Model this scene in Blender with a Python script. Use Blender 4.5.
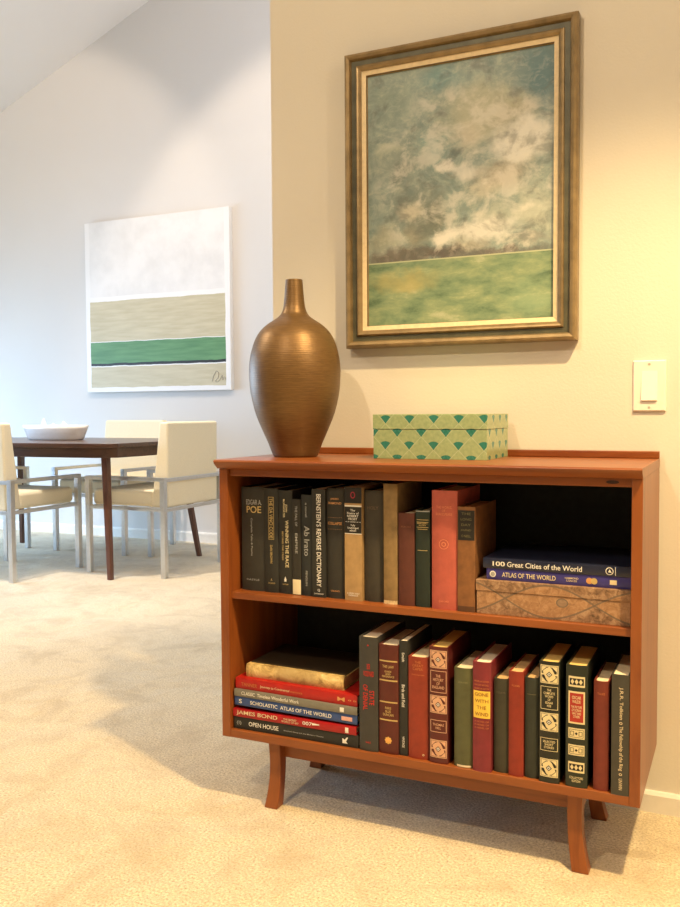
import bpy, bmesh, math, random
from mathutils import Vector, Matrix
random.seed(7)
PI = math.pi
D = bpy.data
for o in list(D.objects): D.objects.remove(o)
scene = bpy.context.scene
COL = scene.collection

# ------------------------------------------------------------------ camera
cd = D.cameras.new('camera'); cam = D.objects.new('camera', cd); COL.objects.link(cam)
R = Vector((.90782601, .41929769, -.00643248)); U = Vector((-.01398113, .04559432, .9988622)); F = Vector((-.4191139, .90670315, -.04725396))
M = Matrix.Identity(4)
for i in range(3):
    M[i][0] = R[i]; M[i][1] = U[i]; M[i][2] = -F[i]
M[2][3] = .9099
cam.matrix_world = M
cd.sensor_fit = 'HORIZONTAL'; cd.sensor_width = 36; cd.lens = 36*875.96/680
cd.clip_start = .05; cd.clip_end = 100
scene.camera = cam

# ------------------------------------------------------------------ world, exposure
vs = scene.view_settings
vs.view_transform = 'Standard'; vs.look = 'None'; vs.gamma = 1; vs.exposure = 0.35; vs.use_curve_mapping = False
w = D.worlds.new('world'); scene.world = w; w.use_nodes = True
w.node_tree.nodes['Background'].inputs[0].default_value = (.62, .78, 1, 1)
w.node_tree.nodes['Background'].inputs[1].default_value = 1.5

# ------------------------------------------------------------------ lights
def aim(o, t):
    o.rotation_euler = (Vector(t)-o.location).to_track_quat('-Z', 'Y').to_euler()
def spot(name, loc, target, power, color, size, blend=.5, radius=.05):
    l = D.lights.new(name, 'SPOT'); l.energy = power; l.color = color; l.spot_size = math.radians(size); l.spot_blend = blend; l.shadow_soft_size = radius
    o = D.objects.new(name, l); COL.objects.link(o); o.location = loc; aim(o, target); return o
def area(name, loc, target, power, color, sx, sy):
    l = D.lights.new(name, 'AREA'); l.energy = power; l.color = color; l.shape = 'RECTANGLE'; l.size = sx; l.size_y = sy
    o = D.objects.new(name, l); COL.objects.link(o); o.location = loc; aim(o, target); return o
WARM = (1, .71, .34); WARM2 = (1, .79, .53); NEUT = (1, .81, .63); COOL = (.40, .66, 1)
CAN1 = (.42, 1.02, 2.73); CAN2 = (-.98, -.25, 2.73); CAN3 = (-3.2, 1.35, 2.73); CAN4 = (1.75, .65, 2.73)
VA = (-4.55, 2.75); VB = (-2.6, 2.75); VC = (-3.5, 3.1)
spot('downlight_lamp_1', CAN1, (-.42, 1.15, 0), 330, WARM, 78, .45, .055)
spot('downlight_lamp_2', CAN2, (-.7, 1.4, .6), 100, WARM2, 150, .5, .045)
spot('downlight_lamp_3', CAN3, (-1.75, 1.55, 0), 160, WARM2, 84, .7)
spot('downlight_lamp_4', CAN4, (.9, 1.3, .9), 64, WARM2, 172, .25)
def vz(x): return 3.24+.3975*(x+5.268)
spot('vault_lamp_1', (VA[0], VA[1], vz(VA[0])-.12), (-4.95, 5.16, 2.0), 58, NEUT, 78, .3, .06)
spot('vault_lamp_2', (VB[0], VB[1], vz(VB[0])-.12), (-2.35, 4.9, 1.35), 128, NEUT, 72, .3, .06)
spot('vault_lamp_3', (VC[0], VC[1], vz(VC[0])-.12), (-3.75, 3.65, 0), 420, (1, .88, .76), 58, .7, .08)
area('added_vault_fill', (-1.19, 3.7, 3.35), (-4.6, 4.3, 3.3), 34, (1, .93, .93), 1.9, .7)  # added fill light: lifts the vault and upper dining wall, no known window
wl = area('window_daylight', (-7.35, 3.1, 1.0), (-4.2, 3.9, 0), 88, COOL, 3.2, 1.5); wl.data.spread = math.radians(100)

# ------------------------------------------------------------------ material helpers
def newmat(name):
    m = D.materials.new(name); m.use_nodes = True
    nt = m.node_tree; b = nt.nodes['Principled BSDF']
    return m, nt, b
def nd(nt, t, **kw):
    n = nt.nodes.new(t)
    for k, v in kw.items():
        if k in n.inputs: n.inputs[k].default_value = v
        else: setattr(n, k, v)
    return n
def mixc(nt, fac, a, b, mode='MIX'):
    n = nt.nodes.new('ShaderNodeMix'); n.data_type = 'RGBA'; n.blend_type = mode
    for idx, v in ((0, fac), (6, a), (7, b)):
        if isinstance(v, bpy.types.NodeSocket): nt.links.new(v, n.inputs[idx])
        elif idx == 0: n.inputs[0].default_value = v
        else: n.inputs[idx].default_value = (*v[:3], 1)
    return n.outputs[2]
def mth(nt, op, a, b=None, c=None, clamp=False):
    n = nt.nodes.new('ShaderNodeMath'); n.operation = op; n.use_clamp = clamp
    for i, v in enumerate((a, b, c)):
        if v is None: continue
        if isinstance(v, bpy.types.NodeSocket): nt.links.new(v, n.inputs[i])
        else: n.inputs[i].default_value = v
    return n.outputs[0]
def coords(nt, scale=(1, 1, 1)):
    t = nt.nodes.new('ShaderNodeTexCoord'); m = nt.nodes.new('ShaderNodeMapping')
    nt.links.new(t.outputs['Object'], m.inputs[0]); m.inputs['Scale'].default_value = scale
    return m.outputs[0]
def noise(nt, vec, scale, detail=4, rough=.55, dist=0):
    n = nd(nt, 'ShaderNodeTexNoise', Scale=scale, Detail=detail, Roughness=rough, Distortion=dist)
    nt.links.new(vec, n.inputs['Vector']); return n.outputs['Fac']
def ramp(nt, fac, stops):
    r = nt.nodes.new('ShaderNodeValToRGB'); nt.links.new(fac, r.inputs[0])
    el = r.color_ramp.elements
    while len(el) < len(stops): el.new(.5)
    for e, (p, c) in zip(el, stops):
        e.position = p; e.color = (*c, 1) if len(c) == 3 else c
    return r.outputs[0]
def bump(nt, b, h, strength, dist=.001):
    n = nd(nt, 'ShaderNodeBump', Strength=strength, Distance=dist)
    nt.links.new(h, n.inputs['Height']); nt.links.new(n.outputs[0], b.inputs['Normal'])
_mc = {}
def plain(name, col, rough=.5, metal=0, var=.12, scale=60, bmp=.0):
    if name.startswith('cover_'): col = tuple(c*.72 for c in col)
    k = name
    if k in _mc: return _mc[k]
    m, nt, b = newmat(name)
    v = coords(nt); f = noise(nt, v, scale, 5)
    lo = tuple(c*(1-var) for c in col); hi = tuple(min(1, c*(1+var)) for c in col)
    nt.links.new(ramp(nt, f, [(.3, lo), (.7, hi)]), b.inputs['Base Color'])
    b.inputs['Roughness'].default_value = rough; b.inputs['Metallic'].default_value = metal
    if bmp: bump(nt, b, noise(nt, v, scale*6, 3), bmp, .0006)
    _mc[k] = m; return m
def srgb(r, g, b):
    f = lambda c: (c/255/12.92) if c/255 <= .04045 else ((c/255+.055)/1.055)**2.4
    return (f(r), f(g), f(b))

def wood(name, base, dark, axis='x', rough=.33, sc=1.0):
    m, nt, b = newmat(name)
    s = {'x': (1.2, 14, 14), 'z': (14, 14, 1.2), 'y': (14, 1.2, 14)}[axis]
    v = coords(nt, tuple(q*sc for q in s))
    f1 = noise(nt, v, 2.2, 6, .6, .6); f2 = noise(nt, v, 9, 4, .6)
    c = ramp(nt, f1, [(.25, dark), (.5, base), (.8, tuple(min(1, q*1.25) for q in base))])
    c2 = mixc(nt, mth(nt, 'MULTIPLY', f2, .28), c, dark)
    nt.links.new(c2, b.inputs['Base Color'])
    b.inputs['Roughness'].default_value = rough
    bump(nt, b, f2, .12, .0008)
    return m
TEAK = (.27, .080, .017); TEAKD = (.15, .031, .008)
wood_x = wood('teak_horizontal', TEAK, TEAKD, 'x'); wood_z = wood('teak_vertical', TEAK, TEAKD, 'z'); wood_y = wood('teak_depth', TEAK, TEAKD, 'y')
walnut_x = wood('walnut_horizontal', (.085, .040, .026), (.03, .014, .010), 'x', .28)
walnut_z = wood('walnut_vertical', (.13, .052, .030), (.05, .02, .012), 'z', .3)

def wallmat(name, col):
    m, nt, b = newmat(name); v = coords(nt)
    f = noise(nt, v, 1.3, 3); f2 = noise(nt, v, 160, 3, .5)
    nt.links.new(ramp(nt, f, [(.3, tuple(c*.975 for c in col)), (.7, col)]), b.inputs['Base Color'])
    b.inputs['Roughness'].default_value = .75
    bump(nt, b, f2, .35, .0012)
    return m
m_wall = wallmat('painted_wall', (.70, .66, .58))
m_wall2 = wallmat('painted_dining_wall', (.70, .675, .64))
m_ceil = wallmat('painted_ceiling', (.88, .86, .85))
m_trim = plain('trim_white', (.80, .77, .71), .4, var=.02)
m, nt, b = newmat('cut_pile_carpet'); v = coords(nt)
big = noise(nt, v, 1.7, 4, .6, .4); fine = noise(nt, v, 190, 3, .7); mid = noise(nt, v, 26, 4, .7)
blot = noise(nt, v, 5.5, 5, .65, .8)
c = ramp(nt, fine, [(.30, (.33, .245, .13)), (.5, (.68, .565, .37)), (.66, (.88, .77, .56))])
c = mixc(nt, mth(nt, 'MULTIPLY', ramp(nt, mid, [(.45, (0, 0, 0)), (.75, (1, 1, 1))]), .25), c, (.50, .41, .29))
c = mixc(nt, mth(nt, 'MULTIPLY', ramp(nt, blot, [(.47, (0, 0, 0)), (.66, (1, 1, 1))]), .55), c, (.45, .345, .20))
nt.links.new(c, b.inputs['Base Color']); b.inputs['Roughness'].default_value = .95
b.inputs['Sheen Weight'].default_value = .25
hh = mth(nt, 'ADD', mth(nt, 'MULTIPLY', fine, .5), mth(nt, 'ADD', mth(nt, 'MULTIPLY', mid, .9), mth(nt, 'MULTIPLY', big, 7)))
bump(nt, b, hh, .8, .010)
m_carpet = m

# ------------------------------------------------------------------ object helpers
def link(o, parent=None):
    COL.objects.link(o)
    if parent: o.parent = parent
    return o
def tag(o, label=None, cat=None, group=None, kind=None):
    if label: o['label'] = label
    if cat: o['category'] = cat
    if group: o['group'] = group
    if kind: o['kind'] = kind
    return o
def empty(name, loc=(0, 0, 0), rz=0):
    o = D.objects.new(name, None); COL.objects.link(o); o.empty_display_size = .05
    o.location = loc; o.rotation_euler = (0, 0, rz); return o
def meshobj(name, verts, faces, mat, parent=None, smooth=False):
    me = D.meshes.new(name); me.from_pydata([tuple(v) for v in verts], [], faces); me.update()
    me.materials.append(mat)
    if smooth:
        for p in me.polygons: p.use_smooth = True
    return link(D.objects.new(name, me), parent)
class MB:
    def __init__(s): s.v = []; s.f = []
    def box(s, a, b):
        x0, y0, z0 = a; x1, y1, z1 = b; n = len(s.v)
        s.v += [(x0, y0, z0), (x1, y0, z0), (x1, y1, z0), (x0, y1, z0), (x0, y0, z1), (x1, y0, z1), (x1, y1, z1), (x0, y1, z1)]
        s.f += [[n+i for i in q] for q in ((0, 3, 2, 1), (4, 5, 6, 7), (0, 1, 5, 4), (1, 2, 6, 5), (2, 3, 7, 6), (3, 0, 4, 7))]
        return s
    def hexa(s, lo, hi):      # 4 low pts, 4 high pts (ccw from above)
        n = len(s.v); s.v += list(lo)+list(hi)
        s.f += [[n+i for i in q] for q in ((0, 3, 2, 1), (4, 5, 6, 7), (0, 1, 5, 4), (1, 2, 6, 5), (2, 3, 7, 6), (3, 0, 4, 7))]
        return s
    def loft(s, rings):
        n = len(s.v); k = len(rings[0])
        for r in rings: s.v += list(r)
        for i in range(len(rings)-1):
            for j in range(k):
                a = n+i*k+j; b_ = n+i*k+(j+1) % k
                s.f.append([a, b_, b_+k, a+k])
        s.f.append([n+j for j in reversed(range(k))]); s.f.append([n+(len(rings)-1)*k+j for j in range(k)])
        return s
    def prism(s, poly, axis, a, b):   # extrude 2D poly along axis
        def P(p, t):
            return {'x': (t, p[0], p[1]), 'y': (p[0], t, p[1]), 'z': (p[0], p[1], t)}[axis]
        return s.loft([[P(p, a) for p in poly], [P(p, b) for p in poly]])
    def build(s, name, mat, parent=None, bev=0, seg=2, smooth=False):
        o = meshobj(name, s.v, s.f, mat, parent)
        bm = bmesh.new(); bm.from_mesh(o.data); bmesh.ops.recalc_face_normals(bm, faces=bm.faces[:]); bm.to_mesh(o.data); bm.free()
        if smooth:
            for p in o.data.polygons: p.use_smooth = True
        if bev:
            m = o.modifiers.new('bevel', 'BEVEL'); m.width = bev; m.segments = seg; m.limit_method = 'ANGLE'; m.angle_limit = math.radians(35); m.harden_normals = False
            for p in o.data.polygons: p.use_smooth = True
            w_ = o.modifiers.new('wn', 'WEIGHTED_NORMAL'); w_.keep_sharp = True
        return o
def lathe(name, prof, mat, parent=None, n=64):
    v = []; f = []
    for r, z in prof:
        for i in range(n):
            a = 2*PI*i/n; v.append((r*math.cos(a), r*math.sin(a), z))
    for k in range(len(prof)-1):
        for i in range(n):
            a = k*n+i; b_ = k*n+(i+1) % n; f.append([a, b_, b_+n, a+n])
    f.append(list(reversed(range(n))))
    f.append([(len(prof)-1)*n+i for i in range(n)])
    return meshobj(name, v, f, mat, parent, True)
def copy_tree(o, parent=None):
    c = o.copy(); COL.objects.link(c); c.parent = parent
    for ch in list(o.children): copy_tree(ch, c)
    return c

# ------------------------------------------------------------------ the room
XC = -1.151; YW = 2.069; YD = 5.164
def struct(o): o['kind'] = 'structure'; return o
struct(MB().box((-7.6, -2.8, -.06), (2.8, YD+.2, 0)).build('floor', m_carpet))
struct(MB().box((XC, YW, 0), (2.8, YW+.13, 2.75)).build('wall_front', m_wall))
struct(MB().box((XC, YW+.13, 0), (XC+.13, YD, 4.9)).build('wall_return', m_wall2))
struct(MB().box((-7.6, YD, 0), (XC+.13, YD+.12, 5.2)).build('wall_dining', m_wall2))
struct(MB().box((2.6, -2.8, 0), (2.72, YW, 2.75)).build('wall_right', m_wall))
struct(MB().box((-7.6, -2.8, 0), (2.72, -2.68, 2.75)).build('wall_back', m_wall))
lw = MB(); X0, X1 = -7.6, -7.5
lw.box((X0, -2.68, 0), (X1, 1.3, 2.75)); lw.box((X0, 4.8, 0), (X1, YD, 2.75)); lw.box((X0, 1.3, 2.35), (X1, 4.8, 2.75)); lw.box((X0, 1.3, 0), (X1, 4.8, .12))
struct(lw.build('wall_left', m_wall2))
win = struct(MB().box((X0+.02, 1.3, .12), (X1, 1.36, 2.35)).box((X0+.02, 4.74, .12), (X1, 4.8, 2.35)).box((X0+.02, 1.36, .12), (X1, 4.74, .18)).box((X0+.02, 1.36, 2.29), (X1, 4.74, 2.35)).box((X0+.02, 3.02, .18), (X1, 3.08, 2.29)).build('window_1', m_trim))
struct(MB().box((XC-.03, 2.70, 2.96), (XC, 4.70, 3.0)).box((XC-.03, 2.70, 3.70), (XC, 4.70, 3.74)).box((XC-.03, 2.70, 3.0), (XC, 2.74, 3.70)).box((XC-.03, 4.66, 3.0), (XC, 4.70, 3.70)).build('added_fill_frame', m_trim))  # added trim around the vault fill light; the wall behind has no opening
struct(MB().box((-7.6, -2.8, 2.75), (2.8, 2.2, 2.83)).build('ceiling', m_ceil))
def vaultz(x): return vz(x)
xr = -1.7
v = MB()
zr = vaultz(xr); zl = vaultz(-7.62); ze = zr-.3975*.75
v.prism([(-7.62, zl), (xr, zr), (XC+.2, ze), (XC+.2, ze+.1), (xr, zr+.1), (-7.62, zl+.1)], 'y', 2.2, YD+.15)
struct(v.build('ceiling', m_ceil))
struct(MB().prism([(-7.6, 2.75), (XC+.13, 2.75), (XC+.13, ze), (xr, zr), (-7.6, zl+.001 if zl > 2.75 else 2.751)], 'y', 2.12, 2.2).build('wall_header', m_wall2))
def basebd(name, pts, flat='x'): return None
bp = [(0, 0), (-.013, 0), (-.013, .040), (-.008, .047), (0, .047)]
struct(MB().prism([(YW+p[0], p[1]) for p in bp], 'x', XC, 2.6).build('baseboard_front', m_trim))
struct(MB().prism([(YD+p[0]*1.2, p[1]*1.5) for p in bp], 'x', -7.5, XC).build('baseboard_dining', m_trim))

# ------------------------------------------------------------------ bookcase
BL, BR, BT, BB, BF, BK = -1.097, -.170, .803, .157, 1.709, 2.056
m_black = plain('black_back_panel', (.020, .022, .019), .7, var=.3)
case = empty('bookcase', ((BL+BR)/2, (BF+BK)/2, 0))
tag(case, 'open-fronted teak bookcase with two shelves of books on splayed legs', 'bookcase')
def cpart(mb, name, mat, bev=.0012):
    cx, cy = case.location.x, case.location.y
    mb.v = [(x-cx, y-cy, z) for x, y, z in mb.v]
    return mb.build(name, mat, case, bev)
cpart(MB().box((BL, BF, BB), (BL+.022, BK, BT-.021)), 'side_panel', wood_z)
cpart(MB().box((BR-.020, BF, BB), (BR, BK, BT-.021)), 'side_panel', wood_z)
tp = MB().prism([(BF-.016, BT), (BF-.0185, BT-.004), (BF-.016, BT-.009), (BF-.002, BT-.021), (BK, BT-.021), (BK, BT)], 'x', BL-.004, BR+.0005)
cpart(tp, 'top_panel', wood_x, .001)
cpart(MB().box((BL+.022, BF+.001, BB), (BR-.020, BK-.008, BB+.0185)), 'bottom_panel', wood_x)
cpart(MB().box((BL+.022, BF+.012, .480), (BR-.020, BK-.008, .4955)), 'shelf', wood_x)
cpart(MB().box((BL+.022, BK-.007, BB+.001), (BR-.020, BK-.001, BT-.022)), 'back_panel', m_black, 0)
cpart(MB().box((BL+.022, BF+.010, BT-.038), (BR-.020, BF+.026, BT-.0215)), 'top_rail', wood_x)
cpart(MB().box((BL-.004, BK-.018, BT), (BR+.0005, BK-.001, BT+.016)), 'back_ledge', wood_x, .002)
mc = MB(); cx = -.226
n = 20; ring0 = [(cx+.012*math.cos(2*PI*i/n), BF+.0095, BT-.029+.0035*math.sin(2*PI*i/n)) for i in range(n)]
mc.loft([ring0, [(p[0], BF+.0105, p[2]) for p in ring0]])
cpart(mc, 'finger_catch', plain('catch_dark', (.04, .015, .01), .5), 0)
cpart(MB().box((-.975, BF+.045, .113), (-.295, BF+.062, BB)), 'apron', wood_x)
cpart(MB().box((-.975, BK-.085, .113), (-.295, BK-.068, BB)), 'apron', wood_x)
cpart(MB().box((-.986, BF+.06, .113), (-.969, BK-.085, BB)), 'apron', wood_y)
cpart(MB().box((-.300, BF+.06, .113), (-.283, BK-.085, BB)), 'apron', wood_y)
def leg(cx, cy, sx, sy, w=.030, dpt=.034, out=.012, fwd=.010):
    rings = []
    for i in range(9):
        t = i/8; z = BB*(1-t)+.0*t
        k = t**2.2 if t > 0 else 0
        ww = w*(1-.08*math.sin(t*PI*.9)+.14*t*t) ; dd = dpt*(1-.2*math.sin(t*PI*.9))
        ox = sx*(out*k - .003*math.sin(t*PI)); oy = sy*(fwd*k)
        x, y = cx+ox, cy+oy
        rings.append([(x-ww/2, y-dd/2, z), (x+ww/2, y-dd/2, z), (x+ww/2, y+dd/2, z), (x-ww/2, y+dd/2, z)])
    return MB().loft(rings)
cpart(leg(-.973, 1.748, -1, -1, out=.005), 'leg', wood_z, .002)
cpart(leg(-.294, 1.748, 1, -1), 'leg', wood_z, .002)
cpart(leg(-.975, 1.975, -1, 1), 'leg', wood_z, .002)
cpart(leg(-.294, 1.975, 1, 1), 'leg', wood_z, .002)

# ------------------------------------------------------------------ lettering and books
_tc = {}
def text_geo(s):
    if s in _tc: return _tc[s]
    cu = D.curves.new('t', 'FONT'); cu.body = s; cu.size = 1; cu.resolution_u = 3; cu.offset = .010; cu.align_x = 'CENTER'; cu.space_line = .95
    o = D.objects.new('t', cu); COL.objects.link(o)
    bpy.context.view_layer.update()
    me = D.meshes.new_from_object(o.evaluated_get(bpy.context.evaluated_depsgraph_get()))
    vs_ = [(q.co.x, q.co.y) for q in me.vertices]; fs = [list(p.vertices) for p in me.polygons]
    D.objects.remove(o); D.curves.remove(cu); D.meshes.remove(me)
    xs = [p[0] for p in vs_]; ys = [p[1] for p in vs_]
    cx_, cy_ = (min(xs)+max(xs))/2, (min(ys)+max(ys))/2
    g = ([(p[0]-cx_, p[1]-cy_) for p in vs_], fs, max(xs)-min(xs), max(ys)-min(ys))
    _tc[s] = g; return g
class Book:
    def __init__(s, name, x, y, z, T, H, W, cover, page=None, bulge=.003, inset=.004, lying=False, pagecol=None, tilt=0):
        s.T, s.H, s.W, s.b = T, H, W, bulge
        s.root = empty(name, (x, y+bulge, z))
        if lying: s.root.rotation_euler = (0, -PI/2+tilt, 0)
        hw = T/2; th = min(.0028, T*.14); N = 10
        outer = [(hw*(-1+2*i/N), -bulge*(1-(-1+2*i/N)**2)) for i in range(N+1)]
        inner = [((hw-th)*(1-2*i/N), th-bulge*(1-(1-2*i/N)**2)) for i in range(N+1)]
        poly = outer+[(hw, W), (hw-th, W)]+inner+[(-hw+th, W), (-hw, W)]
        c = MB().prism(poly, 'z', 0, H).build('cover', cover, s.root)
        if bulge > 0:
            for p in c.data.polygons:
                if abs(p.normal.z) < .5 and p.normal.y < -.2: p.use_smooth = False
        q = hw-th-.0002
        pp = [(-q, th+.001), (q, th+.001), (q, W-inset*.8), (-q, W-inset*.8)]
        MB().prism(pp, 'z', inset, H-inset).build('page_block', page, s.root)
    def yy(s, x, off): return -s.b*(1-min(1, (2*x/s.T)**2))-off
    def put(s, name, pts, faces, mat, off=.0004, parent=None):
        return meshobj(name, [(x, s.yy(x, off), z) for x, z in pts], faces, mat, parent or s.root)
    def rect(s, name, cx, cz, w, h, mat, off=.0003, parent=None):
        N = 6; pts = []; fs = []
        for i in range(N+1):
            x = cx-w/2+w*i/N; pts += [(x, cz-h/2), (x, cz+h/2)]
        for i in range(N): fs.append([2*i, 2*i+2, 2*i+3, 2*i+1])
        return s.put(name, pts, fs, mat, off, parent)
    def frame(s, name, cx, cz, w, h, t, mat, off=.0006):
        pts = []; fs = []
        def q(x0, z0, x1, z1):
            N = 4
            for i in range(N):
                a = x0+(x1-x0)*i/N; b_ = x0+(x1-x0)*(i+1)/N; n = len(pts)
                pts.extend([(a, z0), (b_, z0), (b_, z1), (a, z1)]); fs.append([n, n+1, n+2, n+3])
        q(cx-w/2, cz-h/2, cx+w/2, cz-h/2+t); q(cx-w/2, cz+h/2-t, cx+w/2, cz+h/2)
        q(cx-w/2, cz-h/2+t, cx-w/2+t, cz+h/2-t); q(cx+w/2-t, cz-h/2+t, cx+w/2, cz+h/2-t)
        return s.put(name, pts, fs, mat, off)
    def text(s, name, body, cx, cz, w, h, mat, down=False, off=.0008, parent=None):
        v_, f_, tw, th_ = text_geo(body)
        sx, sy = w/tw, h/th_
        if down: pts = [(cx+p[1]*sy, cz-p[0]*sx) for p in v_]     # reads from head to foot
        else: pts = [(cx+p[0]*sx, cz+p[1]*sy) for p in v_]
        return s.put(name, pts, f_, mat, off, parent)
    def poly(s, name, pts, mat, off, parent=None):
        return s.put(name, pts, [list(range(len(pts)))], mat, off, parent)
cloth = lambda n, c, r=.7, var=.15: plain('cover_'+n, c, r, var=var, scale=45, bmp=.25)
PAGE = plain('page_cream', (.80, .70, .50), .8, var=.06, scale=140)
PAGEW = plain('page_pale', (.86, .80, .66), .8, var=.05, scale=140)
PAGED = plain('page_aged', (.62, .42, .20), .8, var=.12, scale=140)
GILT = plain('page_gilt', (.85, .62, .22), .45, var=.08, scale=140)
GOLD = plain('gold_foil', (.62, .47, .19), .42, .35, var=.05)
GOLDB = plain('bright_gold_foil', (.80, .70, .42), .45, .2, var=.05)
SILV = plain('silver_ink', (.36, .37, .36), .5, var=.05)
WHITE = plain('white_ink', (.82, .81, .76), .5, var=.03)
BLACKI = plain('black_ink', (.012, .011, .010), .5, var=.05)
REDI = plain('red_ink', (.55, .02, .015), .5, var=.05)
YEL = plain('yellow_panel', (.86, .60, .08), .5, var=.05)
GU = 'upright books on the upper shelf'; GL = 'upright books on the lower shelf'
ZS = .4955; ZB = .1755
def shelf_book(x0, x1, h, y, z, cover, page=PAGE, W=.155, bulge=.003, inset=.004, label='', group=GU, gap=.0006):
    bk = Book('book', (x0+x1)/2, y, z, (x1-x0)-gap, h, W, cover, page, bulge, inset)
    tag(bk.root, label, 'book', group); return bk
BLK = cloth('charcoal', (.030, .031, .027)); BLK2 = cloth('warm_charcoal', (.036, .034, .028)); BLK3 = cloth('blue_charcoal', (.026, .031, .033))
L = 'lettering'
# upper shelf, left to right
k = shelf_book(-1.0665, -1.0040, .242, 1.752, ZS, BLK2, label='thick black book with two-line capital title, against the left side of the upper shelf', bulge=.004)
k.text(L, 'EDGAR A.', .004, .207, .040, .012, SILV); k.text(L, 'POE', .004, .190, .038, .016, GOLD)
k.text(L, 'Complete Tales & Poems', -.002, .126, .088, .006, SILV, True); k.text(L, 'CASTLE', 0, .026, .034, .004, SILV)
k = shelf_book(-1.0035, -.9670, .241, 1.75, ZS, BLK, label='black book with a boxed gold title down its spine, beside the thick black book')
k.text(L, 'THE DA VINCI CODE', .001, .172, .092, .009, GOLD, True); k.frame('title_border', .001, .172, .014, .098, .0009, GOLD)
k.text(L, 'DAN BROWN', .001, .089, .042, .006, GOLD, True); k.text(L, 'DOUBLEDAY', .001, .022, .018, .003, GOLD); k.text(L, 'A', .001, .030, .004, .006, GOLD)
k = shelf_book(-.9665, -.9300, .237, 1.75, ZS, BLK, label='black book with yellow capital title down its spine and a small white flame mark')
k.text(L, 'JOHN\nMcWHORTER', .001, .196, .042, .011, GOLDB, True); k.text(L, 'WINNING THE RACE', .005, .115, .108, .008, GOLDB, True)
k.text(L, 'BEYOND THE CRISIS', -.006, .110, .066, .004, GOLD, True)
k.poly('emblem', [(.0, .040), (-.003, .033), (-.0025, .028), (.0025, .028), (.003, .033)], WHITE, .0006); k.text(L, 'GOTHAM', 0, .022, .014, .003, GOLD)
k = shelf_book(-.9292, -.9070, .218, 1.748, ZS, BLK2, label='thin black book with a cream sticker at the foot of its spine', bulge=.001)
k.text(L, 'THE FALL OF', .0, .180, .046, .006, SILV, True); k.text(L, 'EMPIRE', 0, .118, .046, .006, SILV, True)
k.rect('sticker', 0, .0185, .0205, .034, plain('sticker_cream', (.85, .77, .52), .6, var=.04), .0006)
k = shelf_book(-.9062, -.8790, .229, 1.748, ZS, BLK3, label='black book with grey brush-script title, right of the one with the cream sticker', bulge=.002)
k.text(L, 'Ab Irato', .001, .125, .068, .013, SILV, True); k.text(L, 'a novel', .0, .195, .032, .005, SILV, True); k.text(L, 'PENGUIN', 0, .040, .034, .005, SILV, True)
k = shelf_book(-.8775, -.8440, .243, 1.745, ZS, BLK, bulge=.0005, inset=.0005, label="black book with large white title running the full height of its spine")
k.text(L, "BERNSTEIN'S REVERSE DICTIONARY", .001, .128, .208, .0115, WHITE, True); k.text(L, 'QUADRANGLE', 0, .008, .024, .0035, WHITE); k.text(L, 'Q', 0, .016, .006, .006, WHITE)
k = shelf_book(-.8435, -.8010, .246, 1.748, ZS, BLK2, label='black book with an orange-gold one-word title between two dotted rules', bulge=.004)
ORI = plain('orange_foil', (.66, .33, .12), .5, .1, var=.05)
k.text(L, 'JARED', 0, .222, .020, .005, ORI); k.text(L, 'DIAMOND', 0, .213, .032, .005, ORI); k.text(L, 'COLLAPSE', 0, .168, .034, .0062, ORI)
k.text(L, '. . . . . . . .', 0, .181, .032, .0012, ORI); k.text(L, '. . . . . . . .', 0, .155, .032, .0012, ORI); k.text(L, 'VIKING', 0, .017, .022, .0035, ORI)
TAN = cloth('tan_paper', (.56, .36, .16), .6)
k = shelf_book(-.7965, -.7545, .250, 1.743, ZS, TAN, bulge=.001, inset=.001, label='tan paperback with a black title panel and a black top band')
k.rect('top_band', 0, .2325, .0412, .035, BLACKI)
pts = []; fs = []
for i in range(20):
    a = 2*PI*i/20; pts += [(.0055*math.cos(a), .233+.0075*math.sin(a)), (.0038*math.cos(a), .233+.0055*math.sin(a))]
for i in range(20): fs.append([2*i, (2*i+2) % 40, (2*i+3) % 40, 2*i+1])
k.put('red_ring', pts, fs, plain('ring_red', (.40, .02, .05), .5), .0007)
k.rect('title_panel', 0, .178, .0405, .058, BLACKI); k.rect('rule', 0, .209, .0405, .003, WHITE); k.rect('rule', 0, .148, .0405, .0015, WHITE); k.rect('rule', 0, .174, .036, .001, WHITE)
k.text(L, 'The\nPoetry of\nROBERT\nFROST', 0, .190, .028, .024, WHITE); k.text(L, 'Fully\nUnabridged\nedition', 0, .161, .026, .016, WHITE); k.text(L, 'A HENRY HOLT\nPAPERBACK', 0, .014, .030, .008, WHITE)
k = shelf_book(-.7535, -.7090, .244, 1.75, ZS, cloth('grey_brown', (.058, .050, .036)), label='faded grey-brown cloth book with a barely readable spine title', bulge=.005)
k.text(L, 'HOLY', 0, .206, .026, .007, plain('dull_gold', (.13, .08, .045), .5))
k = shelf_book(-.7045, -.6720, .260, 1.742, ZS, cloth('olive_gold', (.34, .22, .09), var=.25), page=PAGED, label='tallest book on the upper shelf, plain olive-gold cloth with worn foot', bulge=.003)
k.rect('worn_foot', 0, .004, .031, .008, plain('worn_edge', (.70, .56, .32), .7, var=.3, scale=200), .0003)
k = shelf_book(-.6700, -.6330, .199, 1.74, ZS, cloth('maroon_cloth', (.135, .036, .022)), label='short maroon cloth book beside the tall olive-gold one', bulge=.004)
k.text(L, 'MEMOIRS', 0, .170, .022, .004, plain('dull_red_gold', (.22, .08, .04), .5))
k = shelf_book(-.6315, -.5985, .206, 1.742, ZS, cloth('bottle_green', (.018, .032, .022)), label='short dark green book with thin gold rules, left of the pink book', bulge=.003)
for zz, ww in ((.186, .026), (.181, .026), (.170, .026), (.166, .022), (.121, .022)): k.rect('rule', 0, zz, ww, .0012, GOLD)
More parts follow.
